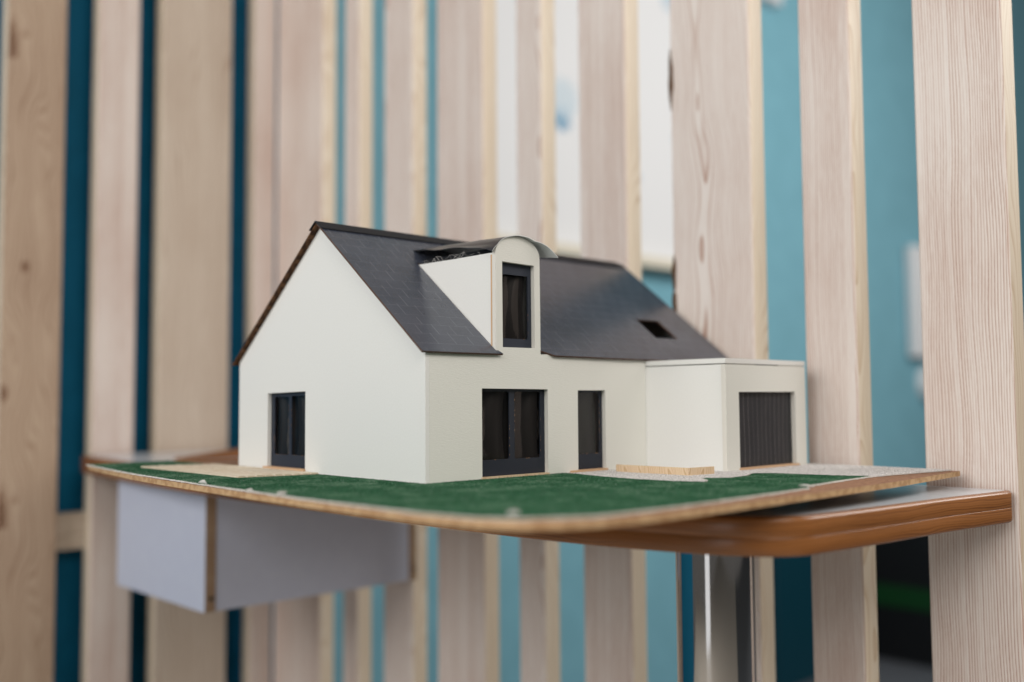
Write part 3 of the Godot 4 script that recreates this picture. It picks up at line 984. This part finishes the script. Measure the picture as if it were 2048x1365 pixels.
func house() -> void:
	var h := thing("model_house", "cream model house with dark slate roof, arched dormer and flat garage", "model house", Vector3.ZERO)
	var L := HOUSE_L * 1000.0
	var W := HOUSE_W * 1000.0
	var H := WALL_H * 1000.0
	# front: one plywood sheet that runs up into the dormer
	var out := [Vector2(5.1, 0), Vector2(74.8, 0), Vector2(74.6, 95.6), Vector2(171.9, 95.0), Vector2(171.9, 0), Vector2(220.2, 0), Vector2(220.4, 94.1), Vector2(267.6, 94.1), Vector2(267.6, 0), Vector2(L, 0), Vector2(L, H), Vector2(161.2, H), Vector2(160.6, 238.5)]
	for k in range(1, 20):
		var a := PI * k / 20.0
		out.append(Vector2(127.6 + 33.0 * cos(a), 238.5 + 22.0 * pow(sin(a), 0.9)))
	out.append_array([Vector2(94.6, 238.5), Vector2(94.6, H), Vector2(5.1, H)])
	plate("front_wall", out, [[Vector2(104.6, 139.6), Vector2(152.6, 139.9), Vector2(152.2, 230.9), Vector2(104.2, 231.6)]], 0.0054, Vector3.ZERO, XP, Vector3.UP, FRONT, M.render, M.ply_edge, M.card, h)
	var top := (ROOF_Y - 0.0026) * 1000.0
	var apex := top + 0.794 * W / 2
	var gab := [Vector2(0, 0), Vector2(222.4, 0), Vector2(222.4, 95.0), Vector2(307.8, 93.4), Vector2(307.8, 0), Vector2(W, 0), Vector2(W, top), Vector2(W / 2, apex), Vector2(0, top)]
	plate("gable_wall", gab, [], 0.005, Vector3.ZERO, ZI, Vector3.UP, LEFT, M.card, M.card, M.card, h)
	plate("gable_wall", [Vector2(5.5, 0), Vector2(W, 0), Vector2(W, top), Vector2(W / 2, apex), Vector2(5.5, top + 4)], [], 0.005, P(HOUSE_L - 0.005, 0, 0), ZI, Vector3.UP, LEFT, M.card, M.card, M.card, h)
	plate("back_wall", rect(5.1, 0, L - 5.1, H), [], 0.005, P(0, 0, HOUSE_W), XP, Vector3.UP, -FRONT, M.card, M.card, M.card, h)
	# roof
	var sv := P(0, SLOPE_Y, SLOPE_Z)
	var nv := P(0, SLOPE_Z, -SLOPE_Y)
	var ro := P(0, ROOF_Y, 0)
	var S := HOUSE_W / 2 / SLOPE_Z * 1000.0
	var x0 := -7.2
	var x1 := L + 7.5
	plate("front_roof", [Vector2(x0, -6.0), Vector2(40, -6.3), Vector2(101, -6.0), Vector2(94.6, 7), Vector2(93.6, 60), Vector2(94.2, 172), Vector2(162, 172), Vector2(162, 4), Vector2(180, -5.4), Vector2(300, -6.4), Vector2(x1, -6.0), Vector2(x1, S), Vector2(x0, S)], [[Vector2(406, 43.2), Vector2(452.5, 42.9), Vector2(453.5, 86.3), Vector2(406.4, 86.0)]], 0.0021, ro, XP, sv, nv, M.slate, M.cut_edge, M.hardboard, h)
	var rb := P(0, ROOF_Y, HOUSE_W)
	var sb := P(0, SLOPE_Y, -SLOPE_Z)
	plate("back_roof", [Vector2(x0, -8.0), Vector2(x1, -8.0), Vector2(x1, S), Vector2(x0, S)], [], 0.0021, rb, XP, sb, P(0, SLOPE_Z, SLOPE_Y), M.slate_plain, M.hardboard, M.hardboard, h)
	# folded ridge cap
	var rc := new_st()
	var rcs := new_st()
	var ry := ROOF_Y + SLOPE_Y * S * 0.001
	for s in 2:
		var d := sv if s == 0 else sb
		var n := nv if s == 0 else P(0, SLOPE_Z, SLOPE_Y)
		var base := P(0, ry + 0.0012, HOUSE_W / 2)
		var m := 26
		for k in m:
			var xa := lerpf(-0.0092, 0.510, float(k) / m)
			var xb := lerpf(-0.0092, 0.510, float(k + 1) / m)
			var wa := 0.0158 + 0.0007 * n1.get_noise_1d(k * 0.6 + s * 40)
			var wb := 0.0158 + 0.0007 * n1.get_noise_1d((k + 1) * 0.6 + s * 40)
			var xbl := xb + (0.009 if k == m - 1 else 0.0)
			var a := base + XP * xa
			var b := base + XP * xb
			var c := base + XP * xbl - d * wb + n * 0.0006
			var e := base + XP * xa - d * wa + n * 0.0006
			quad(rc, a, b, c, e, n)
			quad(rcs, e, c, c - n * 0.0011, e - n * 0.0011, -d)
			if k == 0:
				quad(rcs, a, e, e - n * 0.0008, a - n * 0.0008, LEFT)
			if k == m - 1:
				quad(rcs, b, c, c - n * 0.0008, b - n * 0.0008, XP)
	obj("ridge_cap", [[rc, M.ridge], [rcs, M.slate_sheet]], h)
	dormer(h)
	windows(h)
	garage(h)

func dormer(h: Node3D) -> void:
	# cheeks
	var ck := [Vector2(5.4, 137.5), Vector2(5.4, 240.6), Vector2(70, 240.4), Vector2(132.0, 240.9), Vector2(134.0, 239.6)]
	var o := plate("dormer_cheek", ck, [], 0.002, P(0.0950, 0, 0), ZI, Vector3.UP, LEFT, M.card, M.card, M.card, h)
	o.set_meta("label", "white triangular left cheek of the dormer")
	plate("dormer_cheek", ck, [], 0.002, P(0.1588, 0, 0), ZI, Vector3.UP, LEFT, M.card, M.card, M.card, h)
	var seam := box("seam_strip", P(0.0942, 0.141, 0.0056), P(0.0948, 0.2385, 0.0072), M.orange_raw, h)
	seam.set_meta("label", "thin bare brown seam behind the dormer front")
	# curved sheet: front profile over the arch, back profile flattened on the slope
	var nu := 30
	var nv := 14
	var front := func(u: float) -> Vector3:
		# u 0..1 from the left lip to the flared right tip
		if u < 0.62:
			var a := PI * lerpf(0.97, 0.30, u / 0.62)
			return P(0.1276 + 0.0342 * cos(a), 0.2387 + 0.0228 * pow(sin(a), 0.9), lerpf(-0.0004, -0.006, u / 0.62))
		var k := (u - 0.62) / 0.38
		var a0 := PI * 0.30
		var p0 := Vector2(0.1276 + 0.0342 * cos(a0), 0.2387 + 0.0228 * pow(sin(a0), 0.9))
		var p1 := Vector2(0.1765, 0.2415)
		var q := p0.lerp(p1, k)
		q.y += 0.0035 * sin(PI * k)
		return P(q.x, q.y, lerpf(-0.006, -0.0135, k))
	var back := func(u: float) -> Vector3:
		var x := lerpf(0.1115, 0.184, u)
		var y := 0.2615 + 0.0075 * sin(PI * clampf(u * 1.05, 0, 1))
		var z := (y - ROOF_Y) / 0.794 + 0.001
		return P(x, y, z)
	var grid := []
	for i in nu + 1:
		var u := float(i) / nu
		var col := []
		for j in nv + 1:
			var v := float(j) / nv
			var a: Vector3 = front.call(u)
			var b: Vector3 = back.call(u)
			var q := a.lerp(b, v)
			if u < 0.1:
				# the lip was meant to be glued to the cheek and has sprung open
				q += Vector3(-0.004 * (0.1 - u) / 0.1, (0.0012 * sin(v * 7.0) + 0.0006 * sin(v * 17.0) + 0.003 * sin(PI * v)) * (0.1 - u) / 0.1, 0)
			q.y += 0.0008 * n1.get_noise_2d(u * 3.0, v * 3.0 + 20.0)
			col.append(q)
		grid.append(col)
	var st := SurfaceTool.new()
	st.begin(Mesh.PRIMITIVE_TRIANGLES)
	st.set_smooth_group(1)
	var su := SurfaceTool.new()
	su.begin(Mesh.PRIMITIVE_TRIANGLES)
	su.set_smooth_group(1)
	var se := new_st()
	var th := Vector3(0, -0.0007, 0)
	for i in nu:
		for j in nv:
			var a: Vector3 = grid[i][j]
			var b: Vector3 = grid[i + 1][j]
			var c: Vector3 = grid[i + 1][j + 1]
			var d: Vector3 = grid[i][j + 1]
			quad(st, a, b, c, d, Vector3.UP)
			quad(su, a + th, b + th, c + th, d + th, Vector3.DOWN)
		quad(se, grid[i][0], grid[i + 1][0], grid[i + 1][0] + th, grid[i][0] + th, FRONT)
	var sl := new_st()
	for j in nv:
		quad(sl, grid[0][j], grid[0][j + 1], grid[0][j + 1] + th, grid[0][j] + th, LEFT)
		quad(se, grid[nu][j], grid[nu][j + 1], grid[nu][j + 1] + th, grid[nu][j] + th, XP)
	var r := obj("dormer_roof", [[st, M.slate_sheet], [su, M.white_under], [se, M.white_under], [sl, M.slate_sheet]], h)
	r.set_meta("label", "curved black card dormer roof with lifted edges and white underside")
	# added black panel, stands for the interior shade behind the open gap
	box("dormer_shade_panel", P(0.105, 0.20, 0.012), P(0.107, 0.2475, 0.135), M.black, h)
	# frayed glue threads in the gap
	var ft := new_st()
	var r2 := RandomNumberGenerator.new()
	r2.seed = 9
	for k in 20:
		var z := r2.randf_range(0.02, 0.118)
		var p0 := P(0.0945 + r2.randf() * 0.001, 0.2405, z)
		var p1 := p0 + Vector3(r2.randf_range(-0.0015, 0.001), r2.randf_range(0.002, 0.007), r2.randf_range(-0.016, 0.016))
		var mid := (p0 + p1) / 2 + Vector3(-0.0008, r2.randf_range(-0.001, 0.0025), r2.randf_range(-0.003, 0.003))
		thread(ft, [p0, mid, p1], r2.randf_range(0.00008, 0.0002))
	obj("glue_thread", [[ft, M.thread]], h).set_meta("kind", "stuff")

func thread(st: SurfaceTool, pts: Array, r: float) -> void:
	var prev := []
	for i in pts.size():
		var ring := []
		for k in 4:
			var a := TAU * k / 4
			ring.append(pts[i] + Vector3(0, cos(a), sin(a)) * r + Vector3(sin(a) * r, 0, 0))
		if i > 0:
			for k in 4:
				quad(st, prev[k], prev[(k + 1) % 4], ring[(k + 1) % 4], ring[k], (prev[k] + ring[k]) / 2 - (pts[i - 1] + pts[i]) / 2)
		prev = ring

func window(h: Node3D, label: String, outline: Array, holes: Array, o: Vector3, u: Vector3, w: Vector3, m: Material, bow: float, chance: float) -> Node3D:
	var f := plate("window_frame", outline, holes, 0.0016, o, u, Vector3.UP, w, m, M.navy, M.navy, h)
	f.set_meta("label", label)
	var k := 0
	for q in holes:
		var lo: Vector2 = q[0]
		var hi: Vector2 = q[0]
		for p in q:
			lo = lo.min(p)
			hi = hi.max(p)
		pane(f, lo.x - 1.5, lo.y - 1.5, hi.x + 1.5, hi.y + 1.5, o - w * 0.0018, u, Vector3.UP, w, bow, k * 7 + int(outline[0].x))
		reflection_curl(f, lo.x - 2.0, hi.x + 2.0, lo.y - 2.0, hi.y + 2.0, o - w * 0.004, u, w, k + int(outline[0].x))
		chip_edges(f, [[Vector2(lo.x + 2, lo.y), Vector2(hi.x - 2, lo.y)], [Vector2(hi.x, lo.y + 2), Vector2(hi.x, hi.y - 8)], [Vector2(lo.x, lo.y + 2), Vector2(lo.x, hi.y - 8)]], o, u, Vector3.UP, w, chance)
		k += 1
	return f

# curved brown card added behind a pane in place of its reflections
func reflection_curl(parent: Node3D, x0: float, x1: float, y0: float, y1: float, o: Vector3, u: Vector3, w: Vector3, seed_value: int) -> void:
	var st := SurfaceTool.new()
	st.begin(Mesh.PRIMITIVE_TRIANGLES)
	st.set_smooth_group(1)
	var shift := 0.25 * sin(seed_value * 1.7)
	var p := func(i: int, j: int) -> Vector3:
		var a := i / 16.0
		var b := j / 6.0
		var e := a - 0.62 - shift * 0.6 - 0.12 * (b - 0.5) * (b - 0.5) * 4.0
		var depth := 0.0012 + (0.045 * e * e if e > 0.0 else 0.11 * e * e)
		return o + u * lerpf(x0, x1, a) * 0.001 + Vector3.UP * lerpf(y0, y1, b) * 0.001 - w * depth
	for i in 16:
		for j in 6:
			quad(st, p.call(i, j), p.call(i + 1, j), p.call(i + 1, j + 1), p.call(i, j + 1), w)
	obj("reflection_card", [[st, M.reflection_curl]], parent)

func windows(h: Node3D) -> void:
	var fo := P(0, 0, 0.0058)
	window(h, "wide two-pane front window frame, navy black", rect(70, 0.6, 176, 99), [rounded(77, 20.5, 118.7, 92.5, 2.5), rounded(126.4, 20.3, 165.4, 92.5, 2.5)], fo, XP, FRONT, M.navy, 0.0016, 0.10)
	window(h, "narrow front door with tall single pane", rect(216, 0.6, 272, 98), [rounded(222.5, 21.2, 262.8, 91.5, 2.0)], fo, XP, FRONT, M.navy, 0.002, 0.3)
	window(h, "dormer window frame with single tall pane", rect(100, 136, 157, 235), [rounded(103.5, 149.6, 147.4, 219.0, 0.8)], fo, XP, FRONT, M.navy2, 0.004, 0.05)
	var go := P(0.0058, 0, 0)
	window(h, "two-pane gable window frame above the terrace", rect(218, 0.6, 312, 98), [rounded(226.5, 20.5, 262.2, 90.0, 1.5), rounded(268.4, 20.3, 301.4, 89.0, 1.5)], go, ZI, LEFT, M.navy2, 0.0022, 0.14)
	# sills
	box("window_sill", P(0.0735, 0.0012, -0.0016), P(0.1725, 0.0034, 0.0052), M.raw, h)
	box("door_sill", P(0.2065, 0.0012, -0.0022), P(0.2690, 0.0036, 0.0050), M.orange_raw, h)
	box("window_sill", P(-0.0035, 0.0036, 0.2215), P(0.0052, 0.0058, 0.3125), M.orange_raw, h)

func garage(h: Node3D) -> void:
	var zf := -0.1176
	var walls := plate("garage_wall", rect(0, 0, 111.2, 122.9), [], 0.005, P(0.3421, 0, zf + 0.0062), ZI, Vector3.UP, LEFT, M.card, M.card, M.card, h)
	walls.set_meta("label", "white left wall of the garage")
	plate("garage_wall", rect(0, 0, 111.2, 122.9), [], 0.005, P(0.512, 0, zf + 0.0062), ZI, Vector3.UP, XP, M.card, M.card, M.card, h)
	plate("garage_front", [Vector2(341.0, 0), Vector2(366.6, 0), Vector2(366.3, 91.2), Vector2(487.6, 91.6), Vector2(488.6, 0), Vector2(512.6, 0), Vector2(512.0, 122.9), Vector2(340.6, 122.7)], [], 0.006, P(0, 0, zf), XP, Vector3.UP, FRONT, M.render, M.ply_edge, M.card, h)
	plate("garage_roof", [Vector2(340.4, -117.9), Vector2(512.3, -117.6), Vector2(512.3, -0.3), Vector2(341.6, -0.3)], [], 0.0058, P(0, 0.1298, 0), XP, ZI, Vector3.UP, M.card, M.card, M.card, h)
	for b in [[0.346, 0.40], [0.452, 0.509]]:
		box("garage_roof_packing", P(b[0], 0.1229, zf + 0.0012), P(b[1], 0.1239, zf + 0.02), M.ply_edge, h)
	# garage door: one printed card, slightly wavy
	var st := SurfaceTool.new()
	st.begin(Mesh.PRIMITIVE_TRIANGLES)
	st.set_smooth_group(1)
	var nx := 24
	var p := func(i: int, j: int) -> Vector3:
		var a := float(i) / nx
		var b := float(j) / 10.0
		return P(lerpf(0.362, 0.493, a), lerpf(0.002, 0.0955, b), zf + 0.0064 + 0.0008 * n1.get_noise_2d(a * 3.0, b * 0.8 + 4.0))
	for i in nx:
		for j in 10:
			quad(st, p.call(i, j), p.call(i + 1, j), p.call(i + 1, j + 1), p.call(i, j + 1), FRONT, Vector2(0.131 * i / nx, 0.0935 * j / 10.0), Vector2(0.131 * (i + 1) / nx, 0.0935 * j / 10.0), Vector2(0.131 * (i + 1) / nx, 0.0935 * (j + 1) / 10.0), Vector2(0.131 * i / nx, 0.0935 * (j + 1) / 10.0))
	obj("garage_door", [[st, M.door]], h).set_meta("label", "black garage door with thin pale upright lines")
	box("door_sill", P(0.3655, 0.0012, zf - 0.002), P(0.4925, 0.0034, zf + 0.006), M.orange_raw, h)

# ---------------------------------------------------------------- seen through the gaps
func far_room() -> void:
	var b := thing("white_board", "white drawing board with blue blots on the wall behind the slats", "board")
	var xa := 1.18
	var xb := 2.44
	var ya := 0.572
	var yb := 1.83
	var st := new_st()
	var z := 1.385
	quad(st, P(xa, ya, z), P(xb, ya, z), P(xb, yb, z), P(xa, yb, z), FRONT, Vector2(0, 1), Vector2(1, 1), Vector2(1, 0), Vector2(0, 0))
	var sd := new_st()
	quad(sd, P(xa, ya, 1.41), P(xb, ya, 1.41), P(xb, yb, 1.41), P(xa, yb, 1.41), -FRONT)
	for e in [[P(xa, ya, z), P(xb, ya, z), Vector3.DOWN], [P(xa, yb, z), P(xb, yb, z), Vector3.UP], [P(xa, ya, z), P(xa, yb, z), LEFT], [P(xb, ya, z), P(xb, yb, z), XP]]:
		quad(sd, e[0], e[1], e[1] + Vector3(0, 0, -0.025), e[0] + Vector3(0, 0, -0.025), e[2])
	obj("panel", [[st, M.poster], [sd, M.plastic]], b)
	box("ledge", P(xa, ya - 0.035, 1.345), P(xb, ya - 0.001, 1.412), M.cream, b)
	var m := box("wall_unit", P(4.07, 0.285, 1.36), P(4.62, 0.822, 1.419), M.plastic, self, 0.012)
	tag(m, "white wall-hung plastic box on the blue wall near the right slat", "wall box")
	var s := CylinderMesh.new()
	s.top_radius = 0.075
	s.bottom_radius = 0.085
	s.height = 0.05
	s.radial_segments = 32
	s.material = M.plastic
	var so := MeshInstance3D.new()
	so.name = "wall_socket"
	so.mesh = s
	add_child(so)
	so.position = P(4.26, 0.155, 1.394)
	so.rotation.x = PI / 2
	tag(so, "small round white socket on the blue wall below the white box", "socket")
	tag(box("cable_duct", P(2.82, 1.70, 1.37), P(2.95, 2.2, 1.419), M.plastic, self, 0.008), "white duct end at the top of the blue gap right of the bark-edged slat", "duct")
	var c := thing("storage_trunk", "black trunk with a green stripe low behind the right slats", "trunk")
	box("body", P(3.14, FLOOR_Y + 0.002, 0.3), P(3.7, -0.34, 1.40), M.black, c, 0.01)
	tag(box("added_dark_block", P(2.45, FLOOR_Y + 0.002, 1.15), P(3.12, -0.30, 1.41), M.deep_shaded_blue, self, 0.01), "added dark block standing for the shaded wall left of the green-striped trunk", "dark_block")  # added where the wall lies in shade, no such piece of furniture
	box("stripe", P(3.134, -0.72, 0.3), P(3.139, -0.64, 1.40), M.green, c)
